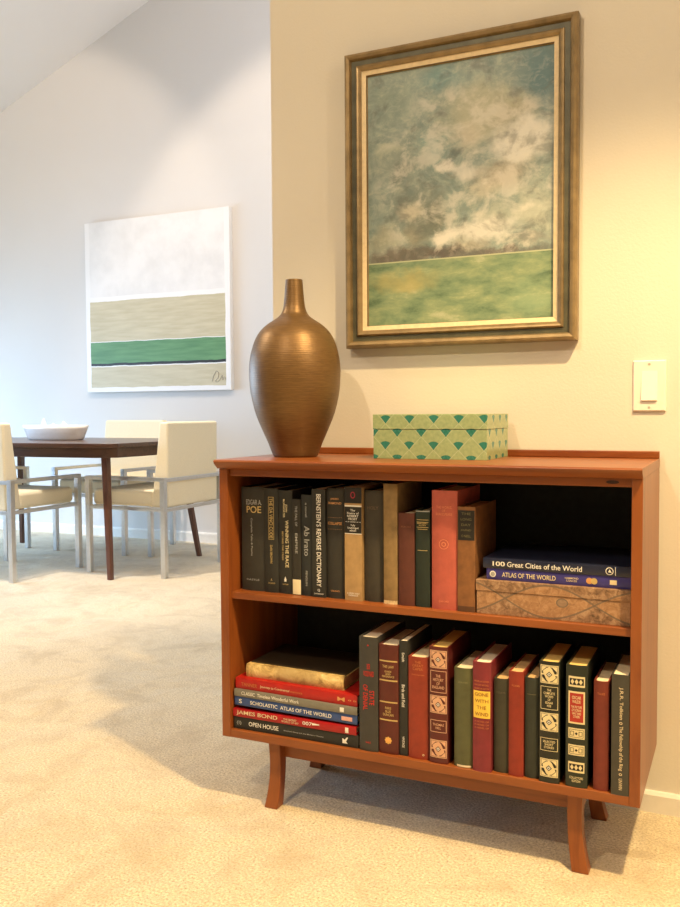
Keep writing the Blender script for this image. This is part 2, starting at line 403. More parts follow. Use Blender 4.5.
k.text(L, 'MARGERY\nALLEN', 0, .1765, .024, .007, GOLD); k.rect('head_wear', 0, .204, .031, .002, SILV)
PINK = cloth('coral_cloth', (.62, .135, .095), .6, .12)
k = shelf_book(-.5935, -.5375, .250, 1.735, ZS, PINK, W=.17, label='wide coral-pink book with a round crest on its spine', bulge=.006)
CR = plain('coral_foil', (.70, .24, .13), .5, var=.04)
k.text(L, 'THE WORKS\nOF\nSHAKESPEARE', 0, .208, .036, .020, CR); k.text(L, 'OXFORD', 0, .018, .022, .004, CR)
for r0, r1 in ((.0105, .0092), (.0050, .0030)):
    pts = []; fs = []
    for i in range(24):
        a = 2*PI*i/24; pts += [(r0*math.cos(a), .138+r0*math.sin(a)), (r1*math.cos(a), .138+r1*math.sin(a))]
    for i in range(24): fs.append([2*i, (2*i+2) % 48, (2*i+3) % 48, 2*i+1])
    k.put('crest', pts, fs, CR, .0007)
k = shelf_book(-.5365, -.4985, .218, 1.735, ZS, cloth('russet_cloth', (.30, .125, .040), .7, .25), W=.165, page=PAGED, label='russet brown book with a black label, at the right end of the upper row', bulge=.002)
k.rect('title_label', 0, .180, .0350, .062, BLACKI)
LG = plain('label_olive', (.16, .14, .06), .5)
for i, s_ in enumerate(('THE', 'LONG', 'DAY', 'JOURNEY', 'O NEILL')): k.text(L, s_, 0, .204-i*.0115, .020+.003*(i % 2), .005, LG)
k.rect('foot_band', 0, .006, .036, .012, plain('foot_brown', (.10, .045, .02), .7))

# lower shelf upright
k = shelf_book(-.7525, -.7085, .250, 1.717, ZB, cloth('slate', (.055, .055, .052), .45), page=PAGEW, W=.165, label='tall slate-black book with red block lettering, next to the flat stack', group=GL, bulge=.003)
k.text(L, 'BOB\nWOODWARD', .001, .178, .024, .028, REDI); k.text(L, 'STATE\nOF DENIAL', .001, .118, .056, .026, REDI, True); k.text(L, 'S&S', 0, .020, .012, .004, REDI); k.rect('mark', .0, .232, .003, .003, REDI)
MAR = cloth('maroon_leather', (.125, .018, .012), .4)
k = shelf_book(-.7078, -.6625, .237, 1.720, ZB, MAR, page=PAGEW, W=.16, label='maroon book with four gold bands and a gold rosette at the foot', group=GL, bulge=.003)
for zz in (.202, .160, .113, .074): k.rect('gold_band', 0, zz, .0410, .0030, GOLD)
k.text(L, 'THE LAW', 0, .190, .026, .006, GOLD); k.text(L, 'GUIDE\nAND\nREFERENCE', 0, .174, .028, .015, GOLD); k.text(L, 'PARIS\nBLUE\nDUNCAN', 0, .093, .024, .020, GOLD)
pts = [((.0085 if i % 2 == 0 else .0068)*math.cos(PI*i/8), .030+(.0085 if i % 2 == 0 else .0068)*math.sin(PI*i/8)) for i in range(16)]
k.poly('rosette', pts, plain('orange_gold', (.80, .45, .12), .45, .2), .0006)
k = shelf_book(-.6620, -.6425, .248, 1.725, ZB, BLK, page=PAGEW, W=.16, label='thin black book with small white lettering running down the spine', group=GL, bulge=.0005, inset=.001)
k.text(L, 'Smith', 0, .213, .020, .006, WHITE, True); k.text(L, 'Birds and Field', 0, .130, .048, .007, WHITE, True); k.text(L, 'VINTAGE', 0, .030, .024, .005, WHITE, True)
k = shelf_book(-.6405, -.5955, .218, 1.720, ZB, cloth('brick_red', (.36, .045, .018), .55), page=PAGE, W=.155, label='brick red book with faint gold title, left of the maroon ornamented book', group=GL, bulge=.004, inset=.003)
FG = plain('faint_gold', (.50, .16, .05), .5)
k.text(L, 'THE\nGREAT\nCAPER', 0, .200, .024, .020, FG); k.text(L, 'JOHN BUCHAN', 0, .180, .028, .004, FG); k.text(L, 'o', .012, .010, .004, .004, GOLDB)
def ornament(k, cz, s, gold, dark, light):
    k.rect('ornament_panel', 0, cz, s, s*1.04, gold, .0004)
    h = s*.44
    k.frame('ornament_line', 0, cz, s*.90, s*.94, s*.02, dark, .0006)
    dia = lambda r, f=1: [(0, cz-r*f), (r, cz), (0, cz+r*f), (-r, cz)]
    octo = [(h*math.cos(PI/8+PI*i/4)*(1.0), cz+h*math.sin(PI/8+PI*i/4)) for i in range(8)]
    k.poly('ornament', octo, dark, .0007)
    for i in range(4):            # gold bars cutting the octagon into four petals
        a = PI/2*i; c_, s_ = math.cos(a), math.sin(a)
        q = [(s*.14, -s*.02), (s*.46, -s*.05), (s*.46, s*.05), (s*.14, s*.02)]
        k.poly('ornament_ray', [(c_*x-s_*y, cz+s_*x+c_*y) for x, y in q], gold, .0009)
    k.poly('ornament_diamond', dia(s*.22), gold, .0010); k.poly('ornament_diamond', dia(s*.17), dark, .0012)
    k.poly('ornament_diamond', dia(s*.11), light, .0014); k.poly('ornament_diamond', dia(s*.05), dark, .0016)
BUR = cloth('burgundy_leather', (.13, .016, .014), .35)
RG = plain('rose_gold_foil', (.70, .42, .27), .45, .15, var=.05); BD = plain('burgundy_ink', (.10, .014, .012), .5)
k = shelf_book(-.5920, -.5505, .246, 1.715, ZB, BUR, page=GILT, W=.165, label='burgundy book with three square ornaments and two boxed titles on its spine', group=GL, bulge=.003)
for cz in (.220, .125, .031): ornament(k, cz, .036, RG, BD, WHITE)
k.frame('title_border', 0, .173, .035, .046, .0012, RG); k.text(L, 'THE\nHISTORY\nOF\nENGLAND', 0, .173, .026, .030, RG)
k.frame('title_border', 0, .079, .035, .026, .0012, RG); k.text(L, 'THOMAS\nHILL', 0, .079, .024, .012, RG)
k = shelf_book(-.5385, -.4990, .207, 1.716, ZB, cloth('sage_green', (.125, .130, .055), .65), page=PAGE, W=.15, label='sage green cloth book left of the book with the yellow title panel', group=GL, bulge=.005, inset=.003)
k.text(L, 'LEAVES', 0, .178, .02, .004, plain('dull_sage', (.2, .2, .09), .6)); k.rect('worn_foot', .002, .003, .03, .004, PAGE, .0003)
GW = cloth('raspberry', (.27, .028, .040), .5)
k = shelf_book(-.4970, -.4580, .226, 1.710, ZB, GW, page=PAGEW, W=.17, label='raspberry red book with a yellow title panel in the middle of its spine', group=GL, bulge=.004, inset=.005)
k.rect('title_panel', 0, .139, .0345, .056, YEL, .0005)
BR_ = plain('brown_ink', (.33, .13, .02), .5)
for i, s_ in enumerate(('GONE', 'WITH', 'THE', 'WIND')): k.text(L, s_, 0, .160-i*.0135, .028 if i != 2 else .020, .0072, BR_, off=.0012)
for i in range(3): k.text(L, 'MARGARET MITCHELL' if i == 1 else 'MACMILLAN EDITION', 0, .187-i*.0075, .030, .0035, FG)
for i in range(3): k.text(L, 'A NOVEL OF', 0, .104-i*.0065, .030, .0035, FG)
k = shelf_book(-.4560, -.4250, .193, 1.722, ZB, cloth('moss_grey', (.062, .058, .036), .65), page=PAGED, W=.14, label='short moss-grey cloth book right of the one with the yellow title panel', group=GL, bulge=.004, inset=.003)
k.text(L, 'ESSAYS', 0, .165, .018, .004, plain('moss_ink', (.10, .09, .05), .6))
k = shelf_book(-.4240, -.3935, .213, 1.716, ZB, cloth('scarlet_cloth', (.34, .035, .016), .55), page=PAGED, W=.145, label='narrow scarlet cloth book between moss-grey and dark green ones', group=GL, bulge=.003, inset=.002)
k.text(L, 'POEMS', 0, .185, .016, .004, FG)
k = shelf_book(-.3925, -.3640, .203, 1.720, ZB, cloth('spruce', (.036, .044, .032), .65), page=PAGED, W=.14, label='dark green cloth book left of the black book with square gold ornaments', group=GL, bulge=.004, inset=.003)
k.rect('rule', 0, .170, .018, .001, LG)
k = shelf_book(-.3620, -.3215, .242, 1.712, ZB, cloth('black_green_leather', (.016, .020, .014), .35), page=GILT, W=.165, label='black book with three square gold ornaments and two boxed titles', group=GL, bulge=.003)
for cz in (.217, .122, .030): ornament(k, cz, .035, GOLDB, BLACKI, WHITE)
k.frame('title_border', 0, .170, .034, .046, .0010, GOLDB); k.text(L, 'THE\nCOMPLETE\nWORKS\nOF\nEDGAR\nPOE', 0, .170, .022, .036, GOLDB)
k.frame('title_border', 0, .077, .034, .026, .0010, GOLDB); k.text(L, 'SELECTED\nSHORT\nSTORIES', 0, .077, .024, .016, GOLDB)
k = shelf_book(-.3100, -.2680, .241, 1.712, ZB, cloth('pine_leather', (.020, .030, .018), .35), page=GILT, W=.165, label='dark green book with a red title panel among four gold ornaments', group=GL, bulge=.003)
for cz in (.209, .107, .074, .040):
    k.rect('ornament_panel', 0, cz, .031, .021, GOLDB, .0004)
    if cz in (.209, .040):
        k.rect('ornament', 0, cz, .027, .013, BLACKI, .0007)
        for sx in (-.008, 0, .008): k.poly('ornament_diamond', [(sx, cz-.0055), (sx+.0035, cz), (sx, cz+.0055), (sx-.0035, cz)], GOLDB, .0010)
    else:
        k.frame('ornament_line', 0, cz, .027, .016, .0010, LG, .0007)
        for sx in (-.008, .008): k.frame('ornament_line', sx, cz, .007, .009, .0012, LG, .0009)
        k.poly('ornament_diamond', [(0, cz-.003), (.003, cz), (0, cz+.003), (-.003, cz)], BLACKI, .0010)
k.rect('title_border', 0, .158, .0315, .064, GOLDB, .0004); k.rect('title_panel', 0, .158, .026, .057, plain('panel_red', (.40, .03, .02), .5), .0007)
k.text(L, 'OSCAR\nWILDE', 0, .174, .017, .014, GOLDB, off=.0011); k.text(L, 'THE PICTURE\nOF DORIAN\nGRAY AND\nOTHERS', 0, .150, .020, .024, GOLDB, off=.0011)
k.text(L, 'COLLECTORS\nEDITION', 0, .016, .026, .011, GOLDB)
k = shelf_book(-.2580, -.2290, .214, 1.716, ZB, cloth('rust_cloth', (.23, .036, .020), .6), page=PAGE, W=.15, label='plain rust red cloth book, second from the right end of the lower row', group=GL, bulge=.004, inset=.003)
k.text(L, 'TALES', 0, .19, .014, .004, FG)
k = shelf_book(-.2235, -.1905, .233, 1.710, ZB, cloth('graphite', (.070, .066, .052), .5), page=PAGE, W=.15, label='grey paperback with cream lettering, last in the lower row against the right side', group=GL, bulge=.0006, inset=.001)
CRI = plain('cream_ink', (.72, .60, .38), .5)
k.text(L, 'J.R.R. Tolkien', .001, .178, .062, .008, CRI, True); k.text(L, 'o', .001, .140, .005, .006, CRI, True); k.text(L, 'The Fellowship of the Ring', .001, .091, .086, .0085, CRI, True)
k.text(L, 'o', .001, .041, .005, .006, CRI, True); k.text(L, 'UNWIN', .001, .022, .022, .0065, CRI, True)

# flat stacks
def flat(name, x0, x1, y, z0, z1, cover, page, label, group, W=.2, bulge=.001, tilt=0, zoff=0, cat='book'):
    # spine runs along x; local +z of the book (head) points to -x so titles read left to right
    b_ = Book(name, x1, y, (z0+z1)/2+zoff, (z1-z0)-.0004, x1-x0, W, cover, page, bulge, .003, lying=True, tilt=tilt)
    tag(b_.root, label, cat, group); return b_
def ft(k, name, body, xl, xr, zc, h, mat, off=.0008):   # xl, xr measured from the left end of the spine
    return k.text(name, body, zc, k.H-(xl+xr)/2, xr-xl, h, mat, True, off)
GS = 'books lying flat in the lower left stack'; TL = math.radians(.7)
HS = .325
rise = lambda: math.sin(TL)*HS
k = flat('book', -1.0715, -.7560, 1.720, .1757, .2045, BLK, PAGEW, 'black book with white capitals on its spine, bottom of the lower left stack', GS, W=.23)
ft(k, L, 'OPEN HOUSE', .040, .118, .001, .010, WHITE); ft(k, L, 'Elizabeth Berg and the Modern Classics', .132, .232, -.001, .0035, SILV)
def arrowpts(k, x, z, s): return [(z+a*s, k.H-(x+b_*s)) for a, b_ in ((-.5, -.5), (-.5, .4), (-.15, .15), (.5, .5), (.5, .25), (.1, -.1), (.3, -.5))]
k.put('emblem', arrowpts(k, .285, 0, .014), [[0, 1, 2, 5, 6][:3]+[5], [2, 3, 4, 5], [0, 5, 6]], WHITE, .0007)
ft(k, L, '(I)', .008, .020, 0, .010, SILV)
RD = cloth('glossy_red', (.50, .012, .016), .35)
k = flat('book', -1.0730, -.7600, 1.718, .2045, .2228, RD, PAGEW, 'crimson book with large cream capitals, second from the bottom of the lower left stack', GS, W=.23)
ft(k, L, 'JAMES BOND', .010, .118, .001, .0115, CRI); ft(k, L, 'THE SECRET\nWORLD OF 007', .128, .172, 0, .010, CRI); ft(k, L, '007', .182, .206, .001, .008, WHITE)
k.poly('emblem', [(p[1], k.H-p[0]) for p in ((.206, .004), (.224, .003), (.224, .001), (.206, -.001))], WHITE, .0007); k.rect('label', 0, k.H-.291, .012, .008, WHITE, .0006)
BLU = cloth('atlas_blue', (.045, .105, .34), .35)
k = flat('book', -1.0705, -.7590, 1.722, .2228, .2440, BLU, PAGEW, 'blue book with pale capitals along its spine, in the middle of the lower left stack', GS, W=.22, tilt=TL, zoff=rise())
ft(k, L, 'SCHOLASTIC  ATLAS OF THE WORLD', .042, .250, 0, .0085, WHITE); ft(k, L, 'S', .012, .020, 0, .010, WHITE)
k.rect('label', 0, k.H-.287, .009, .026, plain('label_pink', (.72, .40, .36), .5), .0006)
k = flat('book', -1.0705, -.7590, 1.720, .2442, .2610, cloth('stone_grey', (.26, .25, .21), .45), PAGEW, 'stone grey book between the blue one and the upper red one in the stack', GS, W=.22, tilt=TL, zoff=rise())
ft(k, L, 'CLASSIC  Timeless Wonderful Work', .020, .170, .001, .008, WHITE); k.rect('label', 0, k.H-.276, .010, .010, WHITE, .0006)
k = flat('book', -1.0700, -.7600, 1.726, .2612, .2865, cloth('tomato_red', (.56, .016, .012), .4), PAGEW, 'bright red book directly under the worn cream book in the stack', GS, W=.22, tilt=TL, zoff=rise())
ft(k, L, 'TANNER', .016, .058, -.001, .008, FG); ft(k, L, 'Journey to Continental', .066, .142, -.001, .007, CRI); ft(k, L, 'memoirs', .145, .175, -.001, .005, FG)
ft(k, L, 'M', .262, .280, .0, .009, ORI); ft(k, L, 'o o', .288, .308, 0, .003, ORI)
# worn cream book on top
m, nt, b = newmat('worn_cream_binding'); v = coords(nt)
f = noise(nt, v, 26, 6, .7, .5); f2 = noise(nt, coords(nt, (1, 1, 7)), 9, 3)
c = ramp(nt, f, [(.35, (.28, .17, .06)), (.50, (.68, .50, .20)), (.62, (.85, .70, .36))])
sep = nd(nt, 'ShaderNodeSeparateXYZ'); nt.links.new(v, sep.inputs[0])
band = ramp(nt, mth(nt, 'MULTIPLY', sep.outputs[2], 4.0), [(.22, (0, 0, 0)), (.30, (1, 1, 1)), (.66, (1, 1, 1)), (.72, (0, 0, 0))])
c = mixc(nt, mth(nt, 'MULTIPLY', band, .55), c, (.36, .25, .11))
nt.links.new(c, b.inputs['Base Color']); b.inputs['Roughness'].default_value = .6; m_worn = m
k = flat('book', -1.0510, -.8010, 1.742, .2867, .3170, m_worn, PAGED, 'worn cream-bound old book lying on top of the lower left stack', GS, W=.19, tilt=TL, zoff=math.sin(TL)*(HS-.045), bulge=.003)
bd = MB().box((-k.T/2-.0012, .016, .002), (-k.T/2-.0001, .188, k.H-.002)); bd.v = [(-x, y, z) for x, y, z in bd.v]
bd.build('upper_board', cloth('dark_board', (.05, .035, .02), .5), k.root)['label'] = 'dark upper board'
GP = 'items lying flat on the right of the upper shelf'
# patterned keepsake box
m, nt, b = newmat('map_pattern_paper'); v = coords(nt)
sep = nd(nt, 'ShaderNodeSeparateXYZ'); nt.links.new(v, sep.inputs[0])
x_, z_ = sep.outputs[0], mth(nt, 'SUBTRACT', sep.outputs[2], .0355)
f = noise(nt, v, 70, 6, .7, .8); f3 = noise(nt, v, 22, 3)
c = ramp(nt, f, [(.34, (.10, .055, .03)), (.5, (.28, .16, .09)), (.66, (.44, .29, .18))])
wv = mth(nt, 'COSINE', mth(nt, 'MULTIPLY', mth(nt, 'ADD', x_, .004), PI/.176))
lens = mth(nt, 'SUBTRACT', mth(nt, 'MULTIPLY', mth(nt, 'ABSOLUTE', wv), .0325), mth(nt, 'ABSOLUTE', z_))
line = mth(nt, 'LESS_THAN', mth(nt, 'ABSOLUTE', lens), .0018)
inside = mth(nt, 'GREATER_THAN', lens, 0)
c = mixc(nt, mth(nt, 'MULTIPLY', inside, .35), c, (.52, .27, .12))
c = mixc(nt, mth(nt, 'MULTIPLY', line, .8), c, (.13, .10, .075))
vo = nd(nt, 'ShaderNodeTexVoronoi', Scale=34, feature='DISTANCE_TO_EDGE'); nt.links.new(v, vo.inputs['Vector'])
c = mixc(nt, mth(nt, 'MULTIPLY', mth(nt, 'LESS_THAN', vo.outputs['Distance'], .03), .22), c, (.16, .09, .05))
rr = mth(nt, 'SQRT', mth(nt, 'ADD', mth(nt, 'POWER', mth(nt, 'SUBTRACT', x_, .022), 2), mth(nt, 'POWER', mth(nt, 'MULTIPLY', z_, 1.3), 2)))
c = mixc(nt, mth(nt, 'LESS_THAN', mth(nt, 'ABSOLUTE', mth(nt, 'SUBTRACT', rr, .0105)), .0013), c, (.15, .11, .08))
c = mixc(nt, mth(nt, 'MULTIPLY', mth(nt, 'LESS_THAN', rr, .0098), .6), c, (.20, .15, .11))
nt.links.new(c, b.inputs['Base Color']); b.inputs['Roughness'].default_value = .55; m_map = m
bx = empty('keepsake_box', (-.344, 1.735, ZS)); tag(bx, 'brown box printed with an old map pattern, under the two blue atlases', 'box', GP)
MB().box((-.151, 0, 0), (.151, .235, .048)).build('base', m_map, bx, .001); MB().box((-.1525, -.0015, .048), (.1525, .2365, .0705)).build('lid', m_map, bx, .001)
NAVY = cloth('navy', (.020, .026, .065), .3); PURP = cloth('violet_blue', (.060, .050, .30), .35)
k = flat('book', -.4760, -.1935, 1.742, .5662, .5895, PURP, PAGEW, 'violet-blue atlas lying between the patterned box and the navy book', GP, W=.215)
ft(k, L, 'ATLAS OF THE WORLD', .032, .140, 0, .0095, GOLDB); ft(k, L, 'HAMMOND\nCONCISE', .158, .184, 0, .009, CRI)
def disc(k, name, x, z, r, mat, off=.0007):
    k.poly(name, [(z+r*math.cos(2*PI*i/20), k.H-(x+r*math.sin(2*PI*i/20))) for i in range(20)], mat, off)
disc(k, 'emblem', .013, 0, .0065, WHITE); disc(k, 'emblem', .013, 0, .0045, SILV, .001)
disc(k, 'emblem', .205, 0, .0062, ORI); disc(k, 'emblem', .214, 0, .0062, GOLD, .0009); k.rect('label', 0, k.H-.250, .009, .013, CRI, .0006)
k = flat('book', -.4830, -.1935, 1.740, .5897, .6100, NAVY, PAGEW, 'navy book with white lettering on top of the violet-blue atlas', GP, W=.225)
ft(k, L, '100', .020, .045, .0, .0095, WHITE); ft(k, L, '100', .0205, .0455, .0, .0095, WHITE, .001); ft(k, L, 'Great Cities of the World', .050, .198, 0, .0105, WHITE)
disc(k, 'emblem', .250, 0, .0075, WHITE); disc(k, 'emblem', .250, 0, .006, NAVY, .0009); k.poly('emblem_mark', [(.004, k.H-.250), (-.003, k.H-.2545), (-.002, k.H-.2475)], WHITE, .0011); k.rect('rule', 0, k.H-.261, .016, .0009, WHITE, .0006)
# faint printing on the navy book's upper cover
kk = k.put('cover_print', [], [], SILV)
D.objects.remove(kk)

# ------------------------------------------------------------------ vase
pr = [(842*0+862, 99), (858, 102), (850, 107), (800, 126), (760, 143.5), (720, 161), (680, 177), (640, 190), (600, 199.5), (560, 207), (520, 211), (480, 213), (450, 212.5), (420, 210), (385, 204.5), (350, 195), (325, 186), (300, 174), (280, 160), (262, 143), (245, 122), (230, 99), (217, 80), (205, 67), (195, 60), (180, 54), (160, 49.5), (120, 45), (80, 42), (50, 39.5), (42, 39)]
k_ = .0005167
prof = [(r*k_, (862-y)*k_) for y, r in pr]
prof += [(.0185, prof[-1][1]+.0004), (.0165, prof[-1][1]-.002), (.0165, prof[-1][1]-.06)]
def smooth_prof(p, n=4):
    out = []
    for i in range(len(p)-1):
        p0 = p[max(i-1, 0)]; p1 = p[i]; p2 = p[i+1]; p3 = p[min(i+2, len(p)-1)]
        for j in range(n):
            t = j/n
            out.append(tuple(.5*((2*p1[a])+(-p0[a]+p2[a])*t+(2*p0[a]-5*p1[a]+4*p2[a]-p3[a])*t*t+(-p0[a]+3*p1[a]-3*p2[a]+p3[a])*t**3) for a in (0, 1)))
    out.append(p[-1]); return out
prof = smooth_prof(prof[:-3])+prof[-3:]
m, nt, b = newmat('bronze_glaze'); v = coords(nt)
sep = nd(nt, 'ShaderNodeSeparateXYZ'); nt.links.new(v, sep.inputs[0])
rib = mth(nt, 'SINE', mth(nt, 'MULTIPLY', sep.outputs[2], 2*PI/.0042))
f = noise(nt, coords(nt, (9, 9, 90)), 4, 5, .6); f2 = noise(nt, v, 7, 4)
c = ramp(nt, f, [(.25, (.125, .066, .022)), (.55, (.18, .095, .031)), (.8, (.225, .125, .042))])
c = mixc(nt, mth(nt, 'MULTIPLY', f2, .4), c, (.11, .085, .04))
nt.links.new(c, b.inputs['Base Color']); b.inputs['Metallic'].default_value = .45; b.inputs['Roughness'].default_value = .42
bump(nt, b, mth(nt, 'ADD', mth(nt, 'MULTIPLY', rib, .35), noise(nt, coords(nt, (20, 20, 60)), 6, 3)), .35, .0006)
vase = lathe('vase', prof, m, None, 96); vase.location = (-.985, 1.875, BT)
tag(vase, 'tall bulbous bronze-glazed vase with a narrow neck on top of the bookcase', 'vase')

# ------------------------------------------------------------------ teal box
m, nt, b = newmat('fan_pattern_paper'); v = coords(nt)
sep = nd(nt, 'ShaderNodeSeparateXYZ'); nt.links.new(v, sep.inputs[0])
u_ = mth(nt, 'ADD', sep.outputs[0], sep.outputs[1]); z_ = sep.outputs[2]
CW, CH = .0575, .059
def fan(ox, oz):
    dx = mth(nt, 'SUBTRACT', mth(nt, 'MULTIPLY', mth(nt, 'FRACT', mth(nt, 'DIVIDE', mth(nt, 'ADD', u_, ox+5*CW), CW)), CW), CW/2)
    dz = mth(nt, 'MULTIPLY', mth(nt, 'FRACT', mth(nt, 'DIVIDE', mth(nt, 'ADD', z_, oz), CH)), CH)
    r = mth(nt, 'SQRT', mth(nt, 'ADD', mth(nt, 'MULTIPLY', dx, dx), mth(nt, 'MULTIPLY', dz, dz)))
    ang = mth(nt, 'LESS_THAN', mth(nt, 'ABSOLUTE', dx), mth(nt, 'MULTIPLY', dz, .80))
    fanm = mth(nt, 'MULTIPLY', ang, mth(nt, 'LESS_THAN', r, .0190))
    return dx, dz, fanm, r
dx, dz, fA, rA = fan(-.00575, .038); dx2, dz2, fB, rB = fan(-.00575+CW/2, .009)
fm = mth(nt, 'MAXIMUM', fA, fB)
def rays(dx, dz):
    a = mth(nt, 'DIVIDE', dx, mth(nt, 'ADD', dz, .0005))
    return mth(nt, 'LESS_THAN', mth(nt, 'ABSOLUTE', mth(nt, 'SUBTRACT', mth(nt, 'FRACT', mth(nt, 'MULTIPLY', a, 4.5)), .5)), .13)
dl = mth(nt, 'ADD', mth(nt, 'DIVIDE', mth(nt, 'ADD', u_, -.00575), CW), mth(nt, 'DIVIDE', mth(nt, 'ADD', z_, -.021), CH))
dl2 = mth(nt, 'SUBTRACT', mth(nt, 'DIVIDE', mth(nt, 'ADD', u_, -.00575), CW), mth(nt, 'DIVIDE', mth(nt, 'ADD', z_, -.021), CH))
ln = mth(nt, 'MAXIMUM', mth(nt, 'LESS_THAN', mth(nt, 'ABSOLUTE', mth(nt, 'SUBTRACT', mth(nt, 'FRACT', dl), .5)), .018), mth(nt, 'LESS_THAN', mth(nt, 'ABSOLUTE', mth(nt, 'SUBTRACT', mth(nt, 'FRACT', dl2), .5)), .018))
paper = ramp(nt, noise(nt, v, 120, 3), [(.3, (.27, .36, .19)), (.7, (.36, .45, .24))])
c = mixc(nt, mth(nt, 'MULTIPLY', ln, .5), paper, (.52, .60, .42))
teal = mixc(nt, mth(nt, 'MULTIPLY', rays(dx, dz), .25), (.03, .19, .15), (.12, .34, .25))
c = mixc(nt, fm, c, teal)
nt.links.new(c, b.inputs['Base Color']); b.inputs['Roughness'].default_value = .22
tb = empty('decorative_box', (-.6395, 1.946, BT)); tag(tb, 'pale green lidded box with teal fan motifs on top of the bookcase', 'box')
MB().box((-.1330, -.092, 0), (.1330, .092, .067)).build('base', m, tb, .0008)
MB().box((-.1340, -.093, .0674), (.1340, .093, .101)).build('lid', m, tb, .0008)

# ------------------------------------------------------------------ landscape painting
PL, PR_, PT, PB = -.9245, -.3497, 1.8021, 1.0706
cxp, czp = (PL+PR_)/2, (PT+PB)/2
pic = empty('framed_painting', (cxp, YW, PB)); tag(pic, 'large gold-framed landscape painting of storm clouds over a green field', 'painting')
hw, hh_ = (PR_-PL)/2, (PT-PB)/2
FW = .058
PROF = [(0, .002), (0, .026), (.003, .034), (.008, .0355), (.0145, .033), (.0165, .029), (.018, .024), (.030, .024), (.0315, .028), (.034, .030), (.038, .029), (.044, .025), (.044, .022), (.055, .019), (.055, .012), (.058, .010), (.058, .002)]
def frame_ring(name, i0, i1, mat, close=False):
    v_ = []; f_ = []
    pr_ = PROF[i0:i1+1]
    for s_, y_ in pr_:
        v_ += [(-hw+s_, -y_, s_), (hw-s_, -y_, s_), (hw-s_, -y_, 2*hh_-s_), (-hw+s_, -y_, 2*hh_-s_)]
    for i in range(len(pr_)-1):
        for j in range(4):
            a = i*4+j; b_ = i*4+(j+1) % 4; f_.append([a, b_, b_+4, a+4])
    o = meshobj(name, v_, f_, mat, pic)
    bm = bmesh.new(); bm.from_mesh(o.data); bmesh.ops.recalc_face_normals(bm, faces=bm.faces[:]); bm.to_mesh(o.data); bm.free()
    return o
leaf = plain('antique_gold_leaf', (.28, .20, .10), .40, .5, var=.25, scale=30)
chan = plain('channel_verdigris', (.085, .082, .05), .5, .1, var=.3, scale=30)
lin = plain('cream_liner', (.74, .60, .38), .6, .1, var=.08, scale=90)
frame_ring('outer_moulding', 0, 6, leaf); frame_ring('channel', 6, 7, chan); frame_ring('inner_moulding', 7, 12, leaf); frame_ring('liner', 12, 13, lin); frame_ring('inner_lip', 13, 16, leaf)
# canvas
m, nt, b = newmat('storm_cloud_canvas')
v0 = coords(nt)            # object origin at picture centre: x -.23..+.23, z -.31..+.31
sepn = nd(nt, 'ShaderNodeTexNoise', Scale=9, Detail=5, Roughness=.65); nt.links.new(v0, sepn.inputs['Vector'])
def vm(op, a, b_):
    n = nt.nodes.new('ShaderNodeVectorMath'); n.operation = op
    for i, q in enumerate((a, b_)):
        if isinstance(q, bpy.types.NodeSocket): nt.links.new(q, n.inputs[i])
        elif q is not None: n.inputs[i].default_value = q
    return n
off = vm('MULTIPLY', vm('SUBTRACT', sepn.outputs['Color'], (.5, .5, .5)).outputs[0], (.13, 0, .12)).outputs[0]
dv = vm('ADD', v0, off).outputs[0]
def blob(x, z, rx, rz, sharp=.5):
    s_ = vm('MULTIPLY', vm('SUBTRACT', dv, (x, 0, z)).outputs[0], (1/rx, 0, 1/rz)).outputs[0]
    ln_ = vm('LENGTH', s_, None).outputs['Value']
    n = nd(nt, 'ShaderNodeMapRange'); n.interpolation_type = 'SMOOTHSTEP'
    nt.links.new(ln_, n.inputs['Value']); n.inputs['From Min'].default_value = 1.0; n.inputs['From Max'].default_value = sharp; n.inputs['To Min'].default_value = 0; n.inputs['To Max'].default_value = 1
    return n.outputs[0]
S = lambda *a: srgb(*a)
fn = noise(nt, v0, 14, 6, .7, 1.2); fn2 = noise(nt, vm('MULTIPLY', v0, (1, 1, 1.6)).outputs[0], 34, 5, .7, .6)
sp = nd(nt, 'ShaderNodeSeparateXYZ'); nt.links.new(v0, sp.inputs[0])
c = ramp(nt, fn, [(.3, S(104, 130, 130)), (.5, S(134, 152, 148)), (.7, S(158, 172, 164))])
